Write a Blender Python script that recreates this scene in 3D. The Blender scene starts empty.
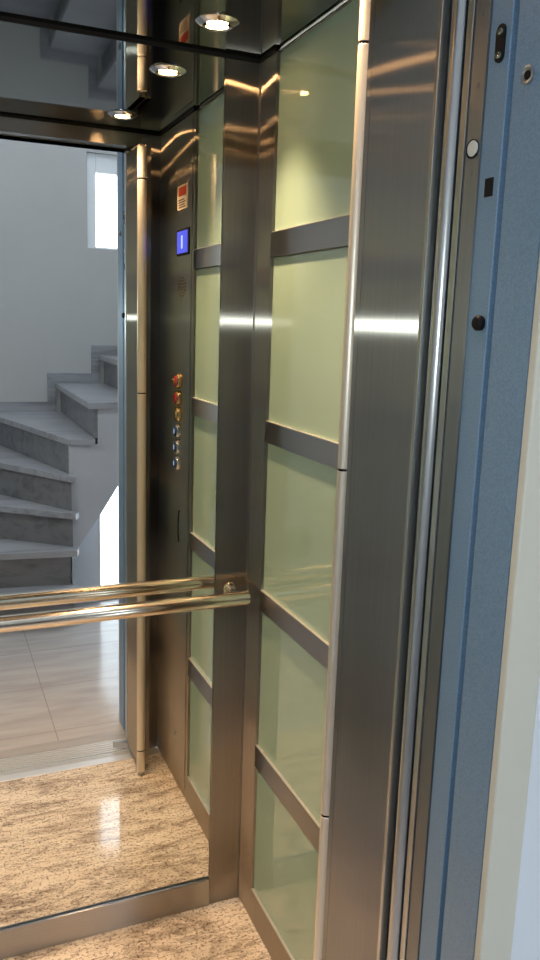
import bpy, bmesh, math, random
from mathutils import Vector, Matrix
random.seed(7)
S = bpy.context.scene
COL = S.collection
PI = math.pi

# ------------------------------------------------------------------ camera
cam_d = bpy.data.cameras.new('camera')
cam = bpy.data.objects.new('camera', cam_d); COL.objects.link(cam)
CR = Vector((0.92085016, -0.38858169, 0.03223753))
CU = Vector((0.04510514, 0.18828123, 0.98107885))
CF = Vector((0.387299, 0.90197253, -0.19090583))
CAM = Vector((0.0, -1.85, 1.5682))
M = Matrix((CR, CU, -CF)).transposed().to_4x4(); M.translation = CAM
cam.matrix_world = M
cam_d.sensor_fit = 'VERTICAL'; cam_d.sensor_height = 36.0
cam_d.lens = 809.18 * 36.0 / 960.0
cam_d.clip_start = 0.02
S.camera = cam

# ------------------------------------------------------------------ world, exposure
w = bpy.data.worlds.new('sky'); S.world = w; w.use_nodes = True
bg = w.node_tree.nodes['Background']
bg.inputs[0].default_value = (0.80, 0.90, 1.0, 1); bg.inputs[1].default_value = 1.6
S.view_settings.view_transform = 'Standard'; S.view_settings.look = 'None'
S.view_settings.exposure = 0.14; S.view_settings.gamma = 1.0
S.view_settings.use_curve_mapping = False
S.cycles.max_bounces = 14; S.cycles.glossy_bounces = 10; S.cycles.diffuse_bounces = 5
S.cycles.use_denoising = True
S.cycles.sample_clamp_indirect = 6.0
S.cycles.caustics_reflective = True

def light(name, kind, loc, energy, color, rot=(0, 0, 0), **kw):
    d = bpy.data.lights.new(name, kind); d.energy = energy; d.color = color
    for k, v in kw.items(): setattr(d, k, v)
    o = bpy.data.objects.new(name, d); COL.objects.link(o)
    o.location = loc; o.rotation_euler = rot
    return o
H = 2.15; X = 0.7374; XL = -0.277; L = 0.854
# unseen fill lamp added above the stairwell, then daylight through the two windows
light('stairwell_fill', 'AREA', (0.8, -2.5, 4.55), 26, (0.82, 0.90, 1.0), (0, 0, 0), shape='RECTANGLE', size=2.6, size_y=1.6)
light('window_daylight', 'AREA', (1.27, -3.80, 2.24), 4, (0.86, 0.93, 1.0), (PI/2, 0, 0), shape='RECTANGLE', size=0.50, size_y=0.50)
light('low_window_daylight', 'AREA', (1.12, -2.56, 0.38), 5, (0.80, 0.90, 1.0), (PI/2, 0, 0), shape='RECTANGLE', size=0.52, size_y=0.74)
# the phone's own lamp beside the lens
light('phone_lamp', 'POINT', (0.012, -1.865, 1.570), 9, (0.90, 1.0, 0.97), shadow_soft_size=0.012)

# ------------------------------------------------------------------ materials
def nt(name):
    m = bpy.data.materials.new(name); m.use_nodes = True
    n = m.node_tree; return m, n, n.nodes['Principled BSDF']
def N(n, t, **kw):
    x = n.nodes.new(t)
    for k, v in kw.items():
        if k.startswith('i_'): x.inputs[k[2:].replace('_', ' ')].default_value = v
        else: setattr(x, k, v)
    return x
def ramp(n, stops):
    r = n.nodes.new('ShaderNodeValToRGB'); e = r.color_ramp.elements
    e[0].position, e[0].color = stops[0][0], (*stops[0][1], 1)
    e[1].position, e[1].color = stops[-1][0], (*stops[-1][1], 1)
    for p, c in stops[1:-1]:
        q = e.new(p); q.color = (*c, 1)
    return r
def coords(n, scale=(1, 1, 1), rot=(0, 0, 0)):
    t = n.nodes.new('ShaderNodeTexCoord'); mp = n.nodes.new('ShaderNodeMapping')
    mp.inputs['Scale'].default_value = scale; mp.inputs['Rotation'].default_value = rot
    n.links.new(t.outputs['Object'], mp.inputs['Vector']); return mp
def plain(name, col, rough=0.5, metal=0.0, spec=0.5, emit=None, es=1.0):
    m, n, b = nt(name)
    b.inputs['Base Color'].default_value = (*col, 1); b.inputs['Roughness'].default_value = rough
    b.inputs['Metallic'].default_value = metal; b.inputs['Specular IOR Level'].default_value = spec
    if emit:
        b.inputs['Emission Color'].default_value = (*emit, 1); b.inputs['Emission Strength'].default_value = es
    return m
def brushed(name, col, rough=0.34, aniso=0.94, vertical=True, grain=0.055):
    """brushed metal: the grain runs vertically (or horizontally); highlights smear across the grain"""
    m = bpy.data.materials.new(name); m.use_nodes = True; n = m.node_tree
    n.nodes.remove(n.nodes['Principled BSDF']); out = n.nodes['Material Output']
    b = N(n, 'ShaderNodeBsdfAnisotropic', distribution='MULTI_GGX')
    n.links.new(b.outputs[0], out.inputs[0])
    b.inputs['Anisotropy'].default_value = aniso
    g = N(n, 'ShaderNodeNewGeometry'); cr = N(n, 'ShaderNodeVectorMath', operation='CROSS_PRODUCT')
    n.links.new(g.outputs['True Normal'], cr.inputs[0]); cr.inputs[1].default_value = (0, 0, 1) if vertical else (0.001, 0.001, 1)
    if vertical:
        c2 = N(n, 'ShaderNodeVectorMath', operation='CROSS_PRODUCT')
        n.links.new(cr.outputs[0], c2.inputs[0]); n.links.new(g.outputs['True Normal'], c2.inputs[1]); cr = c2
    nm = N(n, 'ShaderNodeVectorMath', operation='NORMALIZE'); n.links.new(cr.outputs[0], nm.inputs[0])
    n.links.new(nm.outputs[0], b.inputs['Tangent'])
    mp = coords(n, (420, 420, 3) if vertical else (3, 420, 420))
    no = N(n, 'ShaderNodeTexNoise', i_Scale=1.0, i_Detail=3.0); n.links.new(mp.outputs[0], no.inputs['Vector'])
    a = tuple(c * (1 - grain) for c in col); c2 = tuple(min(1, c * (1 + grain)) for c in col)
    r = ramp(n, [(0.3, a), (0.7, c2)]); n.links.new(no.outputs[0], r.inputs[0])
    n.links.new(r.outputs[0], b.inputs['Color'])
    b.inputs['Roughness'].default_value = rough
    return m
steel = brushed('brushed_steel', (0.54, 0.50, 0.45), rough=0.32)
steel_leaf = brushed('brushed_steel_leaf', (0.56, 0.53, 0.48), rough=0.32)
steel_band = brushed('brushed_steel_horizontal', (0.46, 0.44, 0.42), rough=0.28, aniso=0.7, vertical=False)
steel_dark = brushed('brushed_steel_jamb', (0.36, 0.365, 0.36), rough=0.42, aniso=0.5)
tube_metal = plain('satin_tube', (0.86, 0.80, 0.70), 0.36, 0.65)
alu = plain('satin_aluminium', (0.62, 0.64, 0.66), 0.28, 1.0)
alu_sill = plain('sill_aluminium', (0.80, 0.78, 0.75), 0.38, 0.7)
chrome = plain('chrome', (0.85, 0.84, 0.82), 0.08, 1.0)
brass = plain('polished_brass', (0.80, 0.60, 0.30), 0.12, 1.0)
rail_metal = plain('polished_rail', (0.80, 0.73, 0.62), 0.13, 1.0)
black = plain('black_rubber', (0.010, 0.010, 0.012), 0.55, spec=0.15)
dark_gap = plain('dark_joint', (0.015, 0.014, 0.014), 0.8)
mirror_m = plain('mirror_silver', (0.88, 0.90, 0.88), 0.0, 1.0)
ceil_m = plain('polished_dark_steel', (0.21, 0.215, 0.21), 0.035, 1.0)
white_plastic = plain('white_plastic', (0.72, 0.73, 0.70), 0.4)
red_m = plain('red_lacquer', (0.45, 0.03, 0.03), 0.2)
navy = plain('navy_lens', (0.03, 0.06, 0.16), 0.15)
label_m = plain('label_paper', (0.78, 0.66, 0.52), 0.5)
label_red = plain('label_red', (0.55, 0.08, 0.04), 0.5)
ink = plain('ink', (0.06, 0.05, 0.05), 0.6)
screen_m = plain('lit_screen', (0.03, 0.04, 0.3), 0.3, emit=(0.10, 0.13, 0.95), es=0.75)
screen_t = plain('lit_screen_text', (0.2, 0.3, 0.6), 0.3, emit=(0.30, 0.42, 1.0), es=1.0)
lamp_glow = plain('lamp_glow', (1, .8, .5), 0.4, emit=(1.0, 0.56, 0.24), es=80)
button_glow = plain('button_glow', (.3, .5, .8), 0.3, emit=(0.45, 0.65, 1.0), es=0.7)

def glass_green():
    m, n, b = nt('back_painted_green_glass')
    mp = coords(n, (6, 6, 2)); no = N(n, 'ShaderNodeTexNoise', i_Scale=1.0); n.links.new(mp.outputs[0], no.inputs['Vector'])
    r = ramp(n, [(0.2, (0.38, 0.54, 0.44)), (0.8, (0.395, 0.555, 0.455))]); n.links.new(no.outputs[0], r.inputs[0])
    n.links.new(r.outputs[0], b.inputs['Base Color'])
    b.inputs['Roughness'].default_value = 0.01; b.inputs['IOR'].default_value = 1.6
    b.inputs['Specular IOR Level'].default_value = 0.65
    return m
glass_m = glass_green()
glass_edge = plain('glass_edge', (0.75, 0.85, 0.62), 0.2)

def granite():
    m, n, b = nt('polished_granite')
    mp = coords(n, (2.6, 9, 1), (0, 0, math.radians(-16)))
    no = N(n, 'ShaderNodeTexNoise', i_Scale=1.0, i_Detail=9.0, i_Roughness=0.66, i_Distortion=1.3)
    n.links.new(mp.outputs[0], no.inputs['Vector'])
    r1 = ramp(n, [(0.28, (0.20, 0.165, 0.14)), (0.40, (0.44, 0.36, 0.29)), (0.50, (0.74, 0.64, 0.53)), (0.72, (0.88, 0.80, 0.70))])
    n.links.new(no.outputs[0], r1.inputs[0])
    mp2 = coords(n, (1, 1, 1)); n2 = N(n, 'ShaderNodeTexNoise', i_Scale=130.0, i_Detail=4.0); n.links.new(mp2.outputs[0], n2.inputs['Vector'])
    r2 = ramp(n, [(0.36, (0.22, 0.18, 0.16)), (0.46, (1, 1, 1)), (0.62, (1, 1, 1)), (0.75, (1.2, 1.2, 1.15))]); n.links.new(n2.outputs[0], r2.inputs[0])
    mx = N(n, 'ShaderNodeMix', data_type='RGBA', blend_type='MULTIPLY'); mx.inputs[0].default_value = 0.75
    n.links.new(r1.outputs[0], mx.inputs[6]); n.links.new(r2.outputs[0], mx.inputs[7])
    mp3 = coords(n, (2.0, 10, 1), (0, 0, math.radians(-24)))
    n3 = N(n, 'ShaderNodeTexNoise', i_Scale=1.6, i_Detail=7.0, i_Roughness=0.7, i_Distortion=2.0); n.links.new(mp3.outputs[0], n3.inputs['Vector'])
    r3 = ramp(n, [(0.46, (1, 1, 1)), (0.495, (0.30, 0.27, 0.25)), (0.52, (1, 1, 1))]); n.links.new(n3.outputs[0], r3.inputs[0])
    mx2 = N(n, 'ShaderNodeMix', data_type='RGBA', blend_type='MULTIPLY'); mx2.inputs[0].default_value = 0.8
    n.links.new(mx.outputs[2], mx2.inputs[6]); n.links.new(r3.outputs[0], mx2.inputs[7])
    n.links.new(mx2.outputs[2], b.inputs['Base Color']); b.inputs['Roughness'].default_value = 0.07
    b.inputs['Specular IOR Level'].default_value = 0.6
    return m
granite_m = granite()

def marble(name, base, dark, rough, streak_rot=0.0, scale=(2, 14, 14)):
    m, n, b = nt(name)
    mp = coords(n, scale, (0, 0, streak_rot))
    no = N(n, 'ShaderNodeTexNoise', i_Scale=1.0, i_Detail=6.0, i_Roughness=0.6, i_Distortion=1.0); n.links.new(mp.outputs[0], no.inputs['Vector'])
    r = ramp(n, [(0.33, dark), (0.5, base), (0.72, tuple(min(1, c * 1.12) for c in base))]); n.links.new(no.outputs[0], r.inputs[0])
    n.links.new(r.outputs[0], b.inputs['Base Color']); b.inputs['Roughness'].default_value = rough
    return m
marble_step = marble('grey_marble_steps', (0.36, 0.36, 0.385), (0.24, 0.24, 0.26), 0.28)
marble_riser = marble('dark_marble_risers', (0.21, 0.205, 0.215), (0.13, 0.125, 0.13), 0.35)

def tiles():
    m, n, b = nt('marble_floor_tiles')
    mp = coords(n, (2.5, 13, 1), (0, 0, 0.15))
    no = N(n, 'ShaderNodeTexNoise', i_Scale=1.0, i_Detail=5.0, i_Distortion=0.8); n.links.new(mp.outputs[0], no.inputs['Vector'])
    r = ramp(n, [(0.3, (0.40, 0.37, 0.36)), (0.5, (0.47, 0.44, 0.43)), (0.7, (0.53, 0.50, 0.485))]); n.links.new(no.outputs[0], r.inputs[0])
    t = N(n, 'ShaderNodeTexCoord'); sp = N(n, 'ShaderNodeSeparateXYZ'); n.links.new(t.outputs['Object'], sp.inputs[0])
    def joint(out, period, off):
        a = N(n, 'ShaderNodeMath', operation='ADD'); a.inputs[1].default_value = off + period * 20; n.links.new(out, a.inputs[0])
        q = N(n, 'ShaderNodeMath', operation='MODULO'); q.inputs[1].default_value = period; n.links.new(a.outputs[0], q.inputs[0])
        l = N(n, 'ShaderNodeMath', operation='LESS_THAN'); l.inputs[1].default_value = 0.004; n.links.new(q.outputs[0], l.inputs[0]); return l
    jx = joint(sp.outputs[0], 0.80, -0.40); jy = joint(sp.outputs[1], 0.40, 1.50)
    mxx = N(n, 'ShaderNodeMath', operation='MAXIMUM'); n.links.new(jx.outputs[0], mxx.inputs[0]); n.links.new(jy.outputs[0], mxx.inputs[1])
    mx = N(n, 'ShaderNodeMix', data_type='RGBA'); mx.inputs[7].default_value = (0.32, 0.30, 0.29, 1)
    n.links.new(mxx.outputs[0], mx.inputs[0]); n.links.new(r.outputs[0], mx.inputs[6])
    n.links.new(mx.outputs[2], b.inputs['Base Color']); b.inputs['Roughness'].default_value = 0.16
    return m
tiles_m = tiles()

def plaster(name, col, bump=0.15, scuff=True):
    m, n, b = nt(name)
    mp = coords(n, (1, 1, 1)); no = N(n, 'ShaderNodeTexNoise', i_Scale=3.0, i_Detail=6.0, i_Roughness=0.6); n.links.new(mp.outputs[0], no.inputs['Vector'])
    r = ramp(n, [(0.25, tuple(c * .94 for c in col)), (0.75, col)]); n.links.new(no.outputs[0], r.inputs[0])
    out = r.outputs[0]
    if scuff:
        n2 = N(n, 'ShaderNodeTexNoise', i_Scale=7.0, i_Detail=8.0, i_Roughness=0.75, i_Distortion=1.5); n.links.new(mp.outputs[0], n2.inputs['Vector'])
        r2 = ramp(n, [(0.66, (0, 0, 0)), (0.72, (1, 1, 1))]); n.links.new(n2.outputs[0], r2.inputs[0])
        mx = N(n, 'ShaderNodeMix', data_type='RGBA'); mx.inputs[7].default_value = (*[min(1, c * 1.2) for c in col], 1)
        n.links.new(r2.outputs[0], mx.inputs[0]); n.links.new(out, mx.inputs[6]); out = mx.outputs[2]
    n.links.new(out, b.inputs['Base Color']); b.inputs['Roughness'].default_value = 0.85
    n3 = N(n, 'ShaderNodeTexNoise', i_Scale=120.0); n.links.new(mp.outputs[0], n3.inputs['Vector'])
    bp = N(n, 'ShaderNodeBump'); bp.inputs['Strength'].default_value = bump; bp.inputs['Distance'].default_value = 0.002
    n.links.new(n3.outputs[0], bp.inputs['Height']); n.links.new(bp.outputs[0], b.inputs['Normal'])
    return m
wall_m = plaster('white_plaster', (0.56, 0.555, 0.545))
wall_clean = plaster('white_wall_paint', (0.80, 0.85, 0.92), scuff=False)
string_m = plaster('white_stringer_paint', (0.56, 0.56, 0.59))
beige_m = plaster('beige_painted_surround', (0.70, 0.68, 0.59), scuff=False)

def hammered():
    m, n, b = nt('blue_hammered_paint')
    mp = coords(n, (1, 1, 1)); no = N(n, 'ShaderNodeTexNoise', i_Scale=420.0, i_Detail=2.0); n.links.new(mp.outputs[0], no.inputs['Vector'])
    r = ramp(n, [(0.3, (0.18, 0.30, 0.46)), (0.7, (0.25, 0.39, 0.58))]); n.links.new(no.outputs[0], r.inputs[0])
    n.links.new(r.outputs[0], b.inputs['Base Color']); b.inputs['Roughness'].default_value = 0.36; b.inputs['Metallic'].default_value = 0.25
    bp = N(n, 'ShaderNodeBump'); bp.inputs['Strength'].default_value = 0.35; bp.inputs['Distance'].default_value = 0.001
    n.links.new(no.outputs[0], bp.inputs['Height']); n.links.new(bp.outputs[0], b.inputs['Normal'])
    return m
blue_m = hammered()

def frosted():
    m, n, b = nt('frosted_window_glass')
    b.inputs['Base Color'].default_value = (1, 1, 1, 1); b.inputs['Roughness'].default_value = 0.25
    b.inputs['Transmission Weight'].default_value = 1.0; b.inputs['IOR'].default_value = 1.1
    return m
frost_m = frosted()
window_paint = plain('white_window_paint', (0.93, 0.95, 0.97), 0.4)

# ------------------------------------------------------------------ mesh helpers
class MB:
    def __init__(s): s.bm = bmesh.new()
    def box(s, x0, x1, y0, y1, z0, z1, bev=0.0):
        t = bmesh.new(); bmesh.ops.create_cube(t, size=1)
        for v in t.verts:
            v.co = Vector(((x0 + x1) / 2 + v.co.x * abs(x1 - x0), (y0 + y1) / 2 + v.co.y * abs(y1 - y0), (z0 + z1) / 2 + v.co.z * abs(z1 - z0)))
        if bev: bmesh.ops.bevel(t, geom=t.edges[:], offset=bev, segments=2, profile=0.5, affect='EDGES')
        s.merge(t); return s
    def merge(s, t):
        me = bpy.data.meshes.new('t'); t.to_mesh(me); t.free(); s.bm.from_mesh(me); bpy.data.meshes.remove(me)
    def cyl(s, p0, p1, r, r2=None, seg=32, cap=True):
        p0, p1 = Vector(p0), Vector(p1); d = p1 - p0; t = bmesh.new()
        bmesh.ops.create_cone(t, cap_ends=cap, cap_tris=False, segments=seg, radius1=r, radius2=r if r2 is None else r2, depth=d.length)
        q = Vector((0, 0, 1)).rotation_difference(d.normalized())
        bmesh.ops.transform(t, matrix=Matrix.Translation((p0 + p1) / 2) @ q.to_matrix().to_4x4(), verts=t.verts)
        s.merge(t); return s
    def lathe(s, prof, c, axis=(0, 0, 1), seg=40):
        t = bmesh.new(); q = Vector((0, 0, 1)).rotation_difference(Vector(axis).normalized()); rings = []
        for r, z in prof:
            rings.append([t.verts.new(Vector(c) + q @ Vector((r * math.cos(2 * PI * k / seg), r * math.sin(2 * PI * k / seg), z))) for k in range(seg)])
        for a, b in zip(rings, rings[1:]):
            for k in range(seg): t.faces.new((a[k], a[(k + 1) % seg], b[(k + 1) % seg], b[k]))
        if prof[0][0] > 1e-6: t.faces.new(rings[0])
        if prof[-1][0] > 1e-6: t.faces.new(rings[-1])
        bmesh.ops.remove_doubles(t, verts=t.verts, dist=1e-6)
        s.merge(t); return s
    def prism(s, pts, vec):
        """polygon (3D points) extruded along vec"""
        t = bmesh.new(); vec = Vector(vec)
        a = [t.verts.new(Vector(p)) for p in pts]; b = [t.verts.new(Vector(p) + vec) for p in pts]
        t.faces.new(a); t.faces.new(b[::-1]); n = len(pts)
        for k in range(n): t.faces.new((a[k], b[k], b[(k + 1) % n], a[(k + 1) % n]))
        s.merge(t); return s
    def build(s, name, mat, parent=None, smooth=False):
        bmesh.ops.recalc_face_normals(s.bm, faces=s.bm.faces[:])
        me = bpy.data.meshes.new(name); s.bm.to_mesh(me); s.bm.free()
        me.materials.append(mat)
        if smooth:
            for p in me.polygons: p.use_smooth = True
            me.set_sharp_from_angle(angle=math.radians(35))
        o = bpy.data.objects.new(name, me); COL.objects.link(o)
        if parent is not None:
            o.parent = parent; o.matrix_parent_inverse = Matrix.Translation(-parent.location)
            if parent.parent is not None: o.matrix_parent_inverse = Matrix.Identity(4)
        return o
def tag(o, label=None, cat=None, group=None, kind=None):
    if label: o['label'] = label
    if cat: o['category'] = cat
    if group: o['group'] = group
    if kind: o['kind'] = kind
    return o
def empty(name, loc):
    o = bpy.data.objects.new(name, None); COL.objects.link(o); o.location = loc; o.empty_display_size = 0.05; return o
def struct(name, mb, mat, smooth=False): return tag(mb.build(name, mat, None, smooth), kind='structure')
def box(*a, **k): return MB().box(*a, **k)

# ------------------------------------------------------------------ lift cab shell
BZ = [(H - 0.004, 1.7685), (1.7138, 1.3393), (1.290, 0.9208), (0.8706, 0.505), (0.447, 0.089)]      # the five glasses
BANDS = [(1.7138, 1.7685), (1.290, 1.3393), (0.8706, 0.9208), (0.447, 0.505)]
GY0, GY1 = -0.484, -0.094
struct('floor', box(XL - 0.02, X + 0.02, -0.806, 0.02, -0.04, 0.0), granite_m)
struct('ceiling', box(XL - 0.02, X + 0.02, -L - 0.05, 0.02, H + 0.004, H + 0.03), ceil_m)
# dark shadow joint round the ceiling
g = MB().box(XL + 0.003, X - 0.003, -0.004, 0.006, H - 0.004, H + 0.004); g.box(X - 0.006, X - 0.001, -0.092, -0.005, H - 0.003, H + 0.004); g.box(X - 0.006, X - 0.001, -L + 0.002, -0.486, H - 0.003, H + 0.004); g.box(XL + 0.001, XL + 0.006, -L + 0.002, -0.005, H - 0.003, H + 0.004)
g.box(XL + 0.007, X - 0.007, -L + 0.001, -L + 0.006, H - 0.003, H + 0.004)
struct('trim_1', g, dark_gap)
struct('wall_back', box(XL - 0.02, X + 0.02, 0.008, 0.03, 0.0, H + 0.003), steel)
def side_wall(nm, x, s):
    """s=+1 right wall (inner face at x, facing -x), s=-1 left wall"""
    m = MB(); a, b = x, x + s * 0.012
    m.box(x + 0.012 * s, x + s * 0.02, -L - 0.045, 0.0075, 0.0, H + 0.003)          # backing sheet
    m.box(a, b, GY1, 0.0, 0.0, H - 0.002, bev=0.0015)                             # rear stile
    m.box(a, b, GY0 - 0.016, GY0, 0.0, H - 0.002, bev=0.0015)                     # front stile
    m.box(a, b, GY0, GY1, 0.0, 0.089)                                              # base
    m.box(a, b, -L, GY0 - 0.017, 0.0, H - 0.002)                                  # control side sheet
    t = MB()
    for zt, zb in BZ: t.box(a + s * 0.0002, x + s * 0.0073, GY0 + 0.001, GY1 - 0.001, zb - 0.0003, zb + 0.0014)  # bright strips added on the ledges, standing in for their lit top edges
    struct('trim_7' if s > 0 else 'trim_8', t, alu_sill)
    return struct(nm, m, steel)
side_wall('wall_right', X, 1); side_wall('wall_left', XL, -1)
ORD = ['topmost', 'second from the top', 'middle', 'second from the bottom', 'bottom']
for s, x, side in ((1, X, 'right'), (-1, XL, 'left')):
    for k, (zt, zb) in enumerate(BZ):
        m = MB(); m.box(x + s * 0.0075, x + s * 0.0115, GY0 + .001, GY1 - .001, zb + 0.001, zt - 0.001, bev=0.0008)
        o = m.build('glass_panel', glass_m)
        tag(o, f'pale green glass wall panel on the {side} lift wall, {ORD[k]} of five', 'glass panel', f'green glass panels on the {side} wall')
    for k, (zb, zt) in enumerate(BANDS):
        m = MB(); m.box(x - s * 0.001, x + s * 0.007, GY0 + .0005, GY1 - .0005, zb, zt, bev=0.0012)
        o = m.build('steel_band', steel_band)
        tag(o, f'steel band across green glass on the {side} lift wall, {["topmost", "second from top", "third from top", "lowest"][k]} of four', 'band', f'steel bands across the {side} glass wall')
# front returns either side of the opening + header
for nm, x0, x1 in (('wall_front', 0.672, X), ('wall_front.001', XL, XL + 0.065)):
    m = MB(); m.box(x0, x1, -L - 0.04, -L - 0.0005, 0.0, H + 0.003); struct(nm, m, steel)
m = MB(); m.box(XL + 0.066, 0.671, -L - 0.04, -L - 0.0005, 2.106, H + 0.003); struct('trim_2', m, steel_band)
m = MB(); m.box(XL + 0.066, 0.671, -0.955, -L - 0.041, 2.103, H + 0.02); struct('trim_3', m, steel_dark)

# mirror, column, kick plate
m = box(XL + 0.09, 0.650, -0.001, 0.0045, 0.082, H - 0.005)
o = m.build('mirror', mirror_m); tag(o, 'large frameless wall mirror on the back of the lift cab reflecting the staircase', 'mirror')
m = box(0.652, X - 0.0005, -0.0055, 0.0065, 0.0, H - 0.005, bev=0.0015)
tag(m.build('corner_panel', steel), 'vertical brushed steel strip between the mirror and the right glass wall', 'steel panel')
m = box(XL + 0.001, XL + 0.088, -0.0055, 0.0065, 0.0, H - 0.005, bev=0.0015)
tag(m.build('corner_panel', steel), 'vertical brushed steel strip at the left end of the mirror', 'steel panel')
m = box(XL + 0.089, 0.651, -0.010, 0.0065, 0.0, 0.080, bev=0.002); struct('baseboard_back', m, steel_band)
# slim corner trim
struct('trim_4', MB().box(X - 0.004, X - 0.0008, -0.0095, -0.0062, 0.001, H - 0.006), alu)

# ------------------------------------------------------------------ ceiling spots
def spot(x, y, label):
    t = empty('ceiling_spotlight', (x, y, H + 0.004)); tag(t, label, 'ceiling light', 'recessed ceiling spots')
    c = (x, y, H + 0.004)
    MB().lathe([(0.044, 0.0), (0.044, -0.0012), (0.036, -0.0065), (0.031, -0.0085), (0.0285, -0.0075), (0.0275, -0.004), (0.0275, 0.0)], c).build('rim', chrome, t, True)
    MB().lathe([(0.0, -0.0075), (0.010, -0.0072), (0.017, -0.006), (0.021, -0.003), (0.0215, -0.0005)], c).build('lamp', lamp_glow, t, True)
    light('spot_light', 'SPOT', (x, y, H - 0.014), 36, (1.0, 0.65, 0.36), (0, 0, 0), spot_size=math.radians(86), spot_blend=1.0, shadow_soft_size=0.022).parent = None
spot(0.57, -0.18, 'recessed chrome ceiling spot nearest the mirror on the right side of the lift')
spot(0.57, -0.667, 'recessed chrome ceiling spot nearest the doorway on the right side of the lift')
spot(-0.11, -0.18, 'recessed chrome ceiling spot nearest the mirror on the left side of the lift')
spot(-0.11, -0.667, 'recessed chrome ceiling spot nearest the doorway on the left side of the lift')

# ------------------------------------------------------------------ handrail
t = empty('handrail', (0.23, 0.0, 0.90)); tag(t, 'polished round steel handrail on short posts across the mirror', 'handrail')
RY, RZ, RR = -0.0727, 0.8975, 0.0185
MB().lathe([(0.0, -0.945), (RR - 0.003, -0.945), (RR, -0.942), (RR, -0.003), (RR - 0.003, 0.0), (0.0, 0.0)], (0.716, RY, RZ), (1, 0, 0)).build('rail', rail_metal, t, True)
for px in (0.69, -0.20):
    MB().cyl((px, -0.0095, RZ + 0.004), (px, RY, RZ + 0.004), 0.0065, seg=20).build('post', rail_metal, t, True)
    MB().lathe([(0.0, 0.0045), (0.014, 0.0045), (0.017, 0.001), (0.017, 0.0)], (px, -0.0058, RZ + 0.004), (0, -1, 0)).build('rosette', rail_metal, t, True)

# ------------------------------------------------------------------ control panel (right wall near the doorway)
t = empty('control_panel', (X, -0.59, 0.0)); tag(t, 'tall steel lift control panel with buttons, blue display and speaker on the right wall', 'control panel')
cpx = X - 0.0025
MB().box(cpx, X - 0.0004, -0.694, -0.503, 0.03, H - 0.02, bev=0.0008).build('plate', steel, t)
# notice label
lb = box(cpx - 0.002, cpx - 0.0002, -0.642, -0.540, 1.893, 1.963).build('notice', label_m, t); tag(lb, 'cream notice with red block')
box(cpx - 0.0028, cpx - 0.0021, -0.630, -0.552, 1.932, 1.957).build('notice_print', label_red, t)
mm = MB()
for q in range(4): mm.box(cpx - 0.0028, cpx - 0.0021, -0.630, -0.56 - 0.01 * (q % 2), 1.898 + 0.007 * q, 1.901 + 0.007 * q)
mm.build('notice_text', ink, t)
# display
d = MB().box(cpx - 0.004, cpx - 0.0002, -0.640, -0.516, 1.758, 1.836, bev=0.002).build('display', black, t)
tag(box(cpx - 0.0048, cpx - 0.0041, -0.633, -0.527, 1.765, 1.829).build('screen', screen_m, t), 'lit blue screen')
mm = MB(); mm.box(cpx - 0.0054, cpx - 0.0049, -0.590, -0.575, 1.778, 1.816)
mm.build('screen_digit', screen_t, t)
# speaker holes
for r, cnt in ((0, 1), (0.010, 6), (0.019, 12), (0.028, 16)):
    for k in range(cnt):
        a = 2 * PI * k / cnt
        MB().cyl((cpx - 0.0012, -0.588 + 1.4 * r * math.cos(a), 1.666 + r * math.sin(a)), (cpx - 0.0001, -0.588 + 1.4 * r * math.cos(a), 1.666 + r * math.sin(a)), 0.0026, seg=10).build('speaker_hole', brass, t)
# buttons
bz = [1.380, 1.327, 1.277, 1.224, 1.172, 1.121]
mats = [(brass, red_m), (brass, red_m), (brass, brass), (chrome, navy), (chrome, navy), (chrome, navy)]
lbl = ['brass ringed dark red button', 'brass ringed bright red button', 'plain brass button', 'blue lit chrome button', 'blue lit chrome button', 'blue lit chrome button']
for z, (ma, mc), lb in zip(bz, mats, lbl):
    b = MB().lathe([(0.0240, 0.0), (0.0240, 0.008), (0.0225, 0.014), (0.019, 0.016), (0.0165, 0.0125), (0.0, 0.0125)], (cpx, -0.597, z), (-1, 0, 0)).build('button', ma, t, True); tag(b, lb)
    MB().lathe([(0.0160, 0.0), (0.0160, 0.0045), (0.011, 0.0065), (0.0, 0.0072)], (cpx - 0.0126, -0.597, z), (-1, 0, 0)).build('button_cap', mc, t, True)
    if mc is navy:
        mm = MB(); mm.box(cpx - 0.0202, cpx - 0.0196, -0.599, -0.594, z - 0.007, z + 0.007)
        mm.build('button_mark', button_glow, t)
# key switch in the top button
MB().cyl((cpx - 0.0195, -0.597, 1.380), (cpx - 0.027, -0.597, 1.380), 0.008, seg=20).build('key_barrel', brass, t, True)
# curved slot
mm = MB(); prev = None
for k in range(9):
    a = -0.5 + k / 8; z = 0.915 + a * 0.105; y = -0.590 + 0.012 * (1 - 4 * a * a) * -1
    if prev: mm.cyl((cpx - 0.0006, prev[0], prev[1]), (cpx - 0.0006, y, z), 0.0032, seg=10)
    prev = (y, z)
mm.build('slot', black, t)
MB().lathe([(0.008, 0), (0.008, 0.006), (0.006, 0.009), (0.0, 0.009)], (cpx, -0.598, 0.185), (-1, 0, 0)).build('lock', chrome, t, True)

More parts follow.
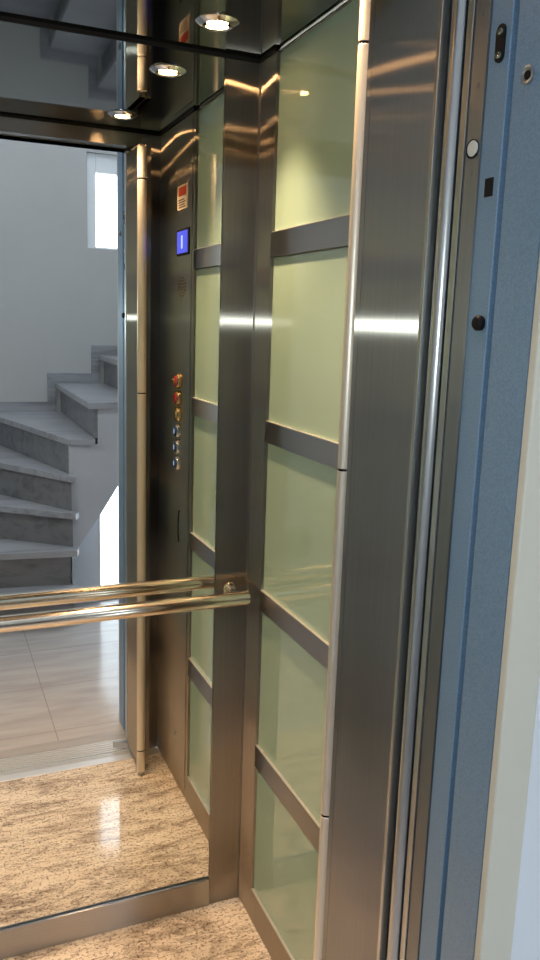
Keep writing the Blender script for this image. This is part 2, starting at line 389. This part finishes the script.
# ------------------------------------------------------------------ folded cab door leaves
def leaf(xf, s, label):
    """xf: inner face seen from the opening, s=+1 the leaf body lies towards +x"""
    t = empty('folding_door_leaf', (xf, -0.80, 0.0)); tag(t, label, 'door leaf', 'folded lift door leaves')
    MB().box(xf, xf + s * 0.018, -0.883, -0.712, 0.02, 2.088, bev=0.0015).build('panel', steel_leaf, t)
    MB().box(xf + s * 0.022, xf + s * 0.0385, -0.853, -0.715, 0.02, 2.088, bev=0.0015).build('panel', steel_leaf, t)
    MB().box(xf - s * 0.002, xf + s * 0.018, -0.891, -0.8835, 0.02, 2.088, bev=0.001).build('edge_strip', alu, t)
    # rounded leading edge, in sections with dark joints
    zs = [0.012, 0.095, 0.703, 1.334, 1.983, 2.078]
    cx, cy = xf + s * 0.003, -0.688
    def flat(o, k=0.72):
        for v in o.data.vertices: v.co.y = cy + (v.co.y - cy) * k
    for a, b in zip(zs, zs[1:]):
        flat(MB().lathe([(0.0, a + 0.002), (0.0135, a + 0.002), (0.0145, a + 0.003), (0.0145, b - 0.003), (0.0135, b - 0.002), (0.0, b - 0.002)], (cx, cy, 0)).build('rounded_edge', tube_metal, t, True))
    for z in zs[1:-1]:
        flat(MB().cyl((cx, cy, z - 0.0023), (cx, cy, z + 0.0023), 0.0128).build('joint_ring', black, t, True))
    MB().box(xf, xf + s * 0.016, -0.7118, -0.692, 0.03, 2.07).build('edge_backing', steel_leaf, t)
    MB().prism([(xf - s * 0.002, -0.890, 0.004), (xf - s * 0.05, -0.898, 0.004), (xf - s * 0.002, -0.872, 0.004)], (0, 0, 0.022)).build('guide_shoe', alu, t)
leaf(0.6314, 1, 'folded brushed steel cab door leaf with rounded tube edge right of the doorway')
leaf(-0.171, -1, 'folded brushed steel cab door leaf with rounded tube edge left of the doorway')

# ------------------------------------------------------------------ sills
def sill(name, x0, x1, y0, y1, ng, label):
    m = MB(); m.box(x0, x1, y0, y1, -0.03, -0.006)
    n = ng * 2 + 1; wd = (y1 - y0) / n
    for k in range(0, n, 2): m.box(x0, x1, y0 + k * wd, y0 + (k + 1) * wd, -0.0065, 0.0)
    tag(m.build(name, alu_sill), label, 'sill')
m = box(XL, X, -0.842, -0.8065, -0.03, 0.0005, bev=0.001); tag(m.build('threshold_strip', alu_sill), 'smooth shiny aluminium strip at the granite edge of the cab floor', 'threshold')
sill('door_sill', XL + 0.0, X, -0.868, -0.8435, 2, 'grooved aluminium sill of the lift cab doorway')
sill('landing_sill', -0.20, 0.672, -0.958, -0.878, 5, 'wide grooved aluminium sill of the landing doorway')

# ------------------------------------------------------------------ landing side door surround (right jamb seen, left mirrored)
def jamb(s, xo, label):
    """s=+1 right; xo = blue face plane"""
    t = empty('door_frame', (xo, -1.0, 0.0)); tag(t, label, 'door frame', 'blue landing door jambs')
    def P(pts, z0=0.0, z1=2.30): return MB().prism([(xo + s * (px), py, z0) for px, py in pts], (0, 0, z1 - z0))
    # folded sheet profile: two flats with a groove
    P([(0.001, -0.967), (0.0, -0.9685), (0.0, -1.0065), (0.001, -1.0078), (0.016, -1.0085), (0.016, -1.0185), (0.0, -1.019), (-0.001, -1.0205), (-0.001, -1.0895), (0.045, -1.0895), (0.045, -0.967)]).build('jamb', blue_m, t)
    if s > 0:
        # oval strike plate
        mm = MB(); pts = []
        for k in range(24):
            a = 2 * PI * k / 24; pts.append((0, -0.990 + 0.0085 * math.cos(a), 1.903 + 0.0085 * math.sin(a) + (0.013 if math.sin(a) >= 0 else -0.013)))
        mm.prism([(xo - 0.002, y, z) for _, y, z in pts], (0.0021, 0, 0)); mm.build('strike_plate', black, t)
        for z in (1.916, 1.890):
            MB().lathe([(0.0045, 0), (0.004, 0.002), (0, 0.003)], (xo - 0.0019, -0.990, z), (-1, 0, 0), 16).build('screw', chrome, t, True)
        MB().lathe([(0.0, -0.0005), (0.0035, -0.0005), (0.0042, 0.0), (0.010, 0.0), (0.0105, 0.003), (0.0085, 0.004), (0.0055, 0.002)], (xo - 0.001, -1.047, 1.854), (-1, 0, 0), 28).build('lock_bush', steel_dark, t, True)
        MB().cyl((xo - 0.0012, -1.047, 1.854), (xo - 0.004, -1.047, 1.854), 0.0048, seg=20).build('lock_hole', black, t, True)
        box(xo - 0.0008, xo + 0.001, -0.997, -0.981, 1.729, 1.751).build('slot', black, t)
        MB().lathe([(0.0095, 0), (0.0095, 0.006), (0.007, 0.009), (0, 0.010)], (xo, -0.994, 1.576), (-1, 0, 0), 28).build('rubber_buffer', black, t, True)
    return t
jamb(1, 0.650, 'blue painted metal landing door jamb with groove, strike plate and rubber buffer')
jamb(-1, -0.190, 'blue painted metal landing door jamb left of the lift doorway')
t = MB().box(-0.1880, 0.6480, -1.0895, -0.967, 2.128, 2.299, bev=0.001).build('door_header', blue_m); tag(t, 'blue painted metal header over the lift doorway', 'door header')

# bright round aluminium upright between cab and landing, with slim flanges
def upright(s, xf, label):
    t = empty('aluminium_upright', (xf, -0.935, 0.0)); tag(t, label, 'upright profile', 'aluminium uprights beside the doorway')
    MB().cyl((xf + s * 0.011, -0.912, 0.002), (xf + s * 0.011, -0.912, 2.10), 0.0115, seg=36).build('rod', alu, t, True)
    MB().box(xf + s * 0.010, xf + s * 0.045, -0.8985, -0.8955, 0.002, 2.10).build('flange', steel_dark, t)
    MB().box(xf + s * 0.010, xf + s * 0.014, -0.9400, -0.9275, 0.002, 2.10, bev=0.001).build('flange', alu, t)
    MB().box(xf + s * 0.030, xf + s * 0.045, -0.9410, -0.8990, 0.002, 2.10).build('backing', black, t)
    return t
upright(1, 0.633, 'round satin aluminium upright right of the folded door leaf')
upright(-1, -0.173, 'round satin aluminium upright left of the doorway')
# dark steel plate with roller and screws
t = empty('jamb_plate', (0.655, -0.95, 0)); tag(t, 'narrow dark steel plate with white roller beside the blue jamb', 'steel plate')
MB().prism([(0.645, -0.9430, 0.002), (0.648, -0.9665, 0.002), (0.672, -0.9665, 0.002), (0.672, -0.9430, 0.002)], (0, 0, 2.098)).build('plate', steel_dark, t)
MB().lathe([(0.0, 0.0), (0.0095, 0.0), (0.0095, 0.002), (0.0085, 0.003), (0, 0.0035)], (0.6455, -0.957, 1.79), (-1, 0, 0), 28).build('roller', white_plastic, t, True)
MB().cyl((0.6475, -0.9545, 1.79), (0.6445, -0.9545, 1.79), 0.0115, seg=28).build('roller_slot', black, t, True)
for z in (1.946, 1.864, 1.762, 1.471):
    MB().lathe([(0.0032, 0), (0.003, 0.0008), (0, 0.001)], (0.6465, -0.955, z), (-1, 0, 0), 16).build('screw', steel_dark, t, True)

# beige painted surround + landing side of the lift wall
for nm, x0, x1, lab in (('door_surround', 0.6485, 0.703, 'beige painted upright surround right of the blue door jamb'), ('door_surround', -0.285, -0.189, 'beige painted upright surround left of the lift doorway')):
    MBx = MB().box(x0, x1, -1.104, -1.0905, 0.0, 2.38, bev=0.003); tag(MBx.build(nm, beige_m), lab, 'door surround', 'beige door surrounds')
for nm, x0, x1, z0 in (('wall_lift_side', 0.704, 3.2, 0.0), ('wall_lift_side.001', -0.60, -0.286, 0.0), ('wall_lift_side.002', -0.285, 0.703, 2.385)):
    m = box(x0, x1, -1.100, -1.04, z0, 4.6); struct(nm, m, wall_clean)
m = MB(); m.box(-0.285, 0.703, -1.1, -1.04, 2.305, 2.384); struct('trim_5', m, beige_m)

# ------------------------------------------------------------------ landing room
YW = -3.68
struct('floor.001', box(-0.62, 3.25, YW - 0.1, -1.022, -0.04, 0.0), tiles_m)
struct('trim_6', box(-0.20, 0.66, -1.021, -0.959, -0.03, 0.0005), marble('grey_threshold_stone', (0.36, 0.34, 0.33), (0.26, 0.25, 0.24), 0.4))
m = MB()
WX0, WX1, WZ0, WZ1 = 1.02, 1.52, 2.008, 2.605
m.box(-0.62, WX0, YW - 0.12, YW, 0, 4.6); m.box(WX1, 3.25, YW - 0.12, YW, 0, 4.6)
m.box(WX0, WX1, YW - 0.12, YW, 0, WZ0); m.box(WX0, WX1, YW - 0.12, YW, WZ1, 4.6)
struct('wall_stairwell', m, wall_m)
struct('wall_left_landing', box(-0.72, -0.62, YW - 0.12, -1.02, 0, 4.6), wall_m)
struct('wall_right_landing', box(3.25, 3.35, YW - 0.12, -1.02, 0, 4.6), wall_m)
m = MB(); m.box(-0.72, 3.35, -1.7, -1.02, 4.6, 4.7); m.box(-0.72, 3.35, YW - 0.12, -3.3, 4.6, 4.7); m.box(-0.72, -0.5, -3.3, -1.7, 4.6, 4.7); m.box(2.1, 3.35, -3.3, -1.7, 4.6, 4.7)
struct('ceiling.001', m, wall_m)
# upper window
fm = MB(); f = 0.03; fl = 0.06; ft = 0.12
fm.box(WX0 + .001, WX0 + fl, YW - 0.05, YW - 0.02, WZ0 + .001, WZ1 - .001, bev=0.004); fm.box(WX1 - f, WX1 - .001, YW - 0.05, YW - 0.02, WZ0 + .001, WZ1 - .001)
fm.box(WX0 + fl, WX1 - f, YW - 0.05, YW - 0.02, WZ0 + .001, WZ0 + 0.012); fm.box(WX0 + fl, WX1 - f, YW - 0.05, YW - 0.02, WZ1 - ft, WZ1 - .001, bev=0.004)
wn = struct('window_1', fm, window_paint)
box(WX0 + fl, WX1 - f, YW - 0.040, YW - 0.035, WZ0 + 0.012, WZ1 - ft).build('pane', frost_m, wn)

# ------------------------------------------------------------------ staircase (mirror-seen), y' = -y
R = 0.188; YB = 3.68; XLW = -0.62
def clip_end(I, d):
    """run from I along d to the left wall or the back wall"""
    ts = []
    if d[0] < -1e-6: ts.append((XLW - I[0]) / d[0])
    if d[1] > 1e-6: ts.append((YB - I[1]) / d[1])
    k = min(ts); return (I[0] + d[0] * k, I[1] + d[1] * k)
nos = [((0.690, 2.165), (-1, -0.0)), ((0.688, 2.255), (-1, 0.12)), ((0.689, 2.29), (-1, 0.80)), ((0.688, 2.315), (-0.31, 0.50)), ((0.676, 2.375), (-0.25, 1.0))]
lines = [(I, clip_end(I, d)) for I, d in nos]
def sl(x): return 2.36 + 0.20 * (x - 0.68)
for x in (0.78, 1.07, 1.355, 1.64, 1.925): lines.append(((x, sl(x)), (x + 0.02, YB)))
stair = empty('staircase', (0.68, -2.36, 0)); tag(stair, 'winding grey marble staircase with white painted side climbing to the right behind the landing', 'staircase')
def poly_between(a, b):
    """footprint between nosing line a and nosing line b (inner to outer)"""
    (i0, o0), (i1, o1) = a, b
    pts = [i0, o0]
    if abs(o0[0] - XLW) < 1e-4 and abs(o1[1] - YB) < 1e-4 and abs(o1[0] - XLW) > 1e-4: pts.append((XLW, YB))
    pts += [o1, i1]
    return pts
def shift(ln, dist):
    (i, o) = ln; dx, dy = o[0] - i[0], o[1] - i[1]; l = math.hypot(dx, dy); nx, ny = dy / l, -dx / l   # toward next step?
    return ((i[0] + nx * dist, i[1] + ny * dist), (o[0] + nx * dist, o[1] + ny * dist))
def inb(p): return (max(p[0], XLW + 0.002), min(p[1], YB - 0.002))
for k in range(len(lines) - 1):
    z = (k + 1) * R; a = lines[k]; b = lines[k + 1]
    nxt = shift(b, 0.03)                     # tread runs a little under the next nosing
    pts = [inb(p) for p in poly_between(a, nxt)]
    clean = []
    for p in pts:
        if not clean or math.hypot(p[0] - clean[-1][0], p[1] - clean[-1][1]) > 1e-3: clean.append(p)
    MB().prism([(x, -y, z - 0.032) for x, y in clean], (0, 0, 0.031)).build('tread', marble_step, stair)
    # riser set back under the nosing
    ra = shift(a, 0.030); rb = shift(a, 0.055)
    fr = 0.034
    def tr(l):  # pull the inner end in a little so the nosing overhangs
        (i, o) = l; dx, dy = o[0] - i[0], o[1] - i[1]; q = math.hypot(dx, dy); return ((i[0] + dx / q * fr, i[1] + dy / q * fr), o)
    ra, rb = tr(ra), tr(rb)
    pts = [inb(p) for p in (ra[0], ra[1], rb[1], rb[0])]
    if k < 5: pts = [(min(p[0], 0.680), p[1]) for p in pts]
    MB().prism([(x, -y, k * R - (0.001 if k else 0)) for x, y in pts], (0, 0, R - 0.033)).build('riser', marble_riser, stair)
# white side wall of the flight with its soffit
top = [(0.70, 4 * R - 0.034), (0.70, 5 * R - 0.034)]
m = MB()
def seg(x0, x1, zt, zb0, zb1, y0=0.022):
    m.prism([(x0, -(sl(x0) + y0), zb0), (x1, -(sl(x1) + y0), zb1), (x1, -(sl(x1) + y0), zt), (x0, -(sl(x0) + y0), zt)], (0, -0.85, 0))
seg(0.678, 0.83, 5 * R - 0.034, 0.305, 0.505)
seg(0.83, 0.955, 6 * R - 0.034, 0.505, 0.69); seg(0.955, 1.12, 6 * R - 0.034, 0.69, 0.90)
seg(1.12, 1.405, 7 * R - 0.034, 0.90, 1.09); seg(1.405, 1.69, 8 * R - 0.034, 1.09, 1.28); seg(1.69, 1.90, 9 * R - 0.034, 1.28, 1.44)
m.build('stringer', string_m, stair)
# stepped marble skirting along the back wall
for k, (x0, x1) in enumerate(((lines[3][1][0], lines[4][1][0]), (lines[4][1][0], lines[5][1][0]), (lines[5][1][0], lines[6][1][0]), (lines[6][1][0], lines[7][1][0]), (lines[7][1][0], lines[8][1][0]))):
    z = (4 + k) * R; t0 = 0.011
    m = MB(); m.box(x0 + 0.0, x1 - 0.055, -YB + 0.001, -YB + t0, z, z + 0.065); m.build('skirting', marble_step, stair)
    m = MB(); m.box(x1 - 0.054, x1 + 0.0, -YB + 0.001, -YB + t0 + .001, z, z + R + 0.065); m.build('skirting', marble_step, stair)

# under-stair partition with the tall bright window
PY = 2.50; UX = 0.845; UX1 = 1.36
m = MB()
m.prism([(0.70, -PY, 0), (UX, -PY, 0), (UX, -PY, 0.56), (0.70, -PY, 0.32)], (0, -0.05, 0))
m.prism([(UX, -PY, 0.9), (UX, -PY, 0.86), (UX1 + .3, -PY, 1.10), (UX1 + .3, -PY, 1.14)], (0, -0.05, 0))
m.box(UX1, 3.2, -PY - 0.05, -PY, 0, 0.95)
m.build('spandrel_wall', wall_clean, stair)  # bluish white base colour stands in for window light on this wall
fm = MB(); fm.box(UX, UX + 0.012, -PY - 0.03, -PY - 0.005, 0.002, 0.66); fm.box(UX + .012, UX1, -PY - 0.03, -PY - 0.005, 0.002, 0.014)
wn = struct('window_2', fm, white_plastic)
MB().prism([(UX + .012, -PY - 0.02, 0.014), (UX1, -PY - 0.02, 0.014), (UX1, -PY - 0.02, 1.2), (UX + .012, -PY - 0.02, 0.80)], (0, -0.006, 0)).build('pane', frost_m, wn)
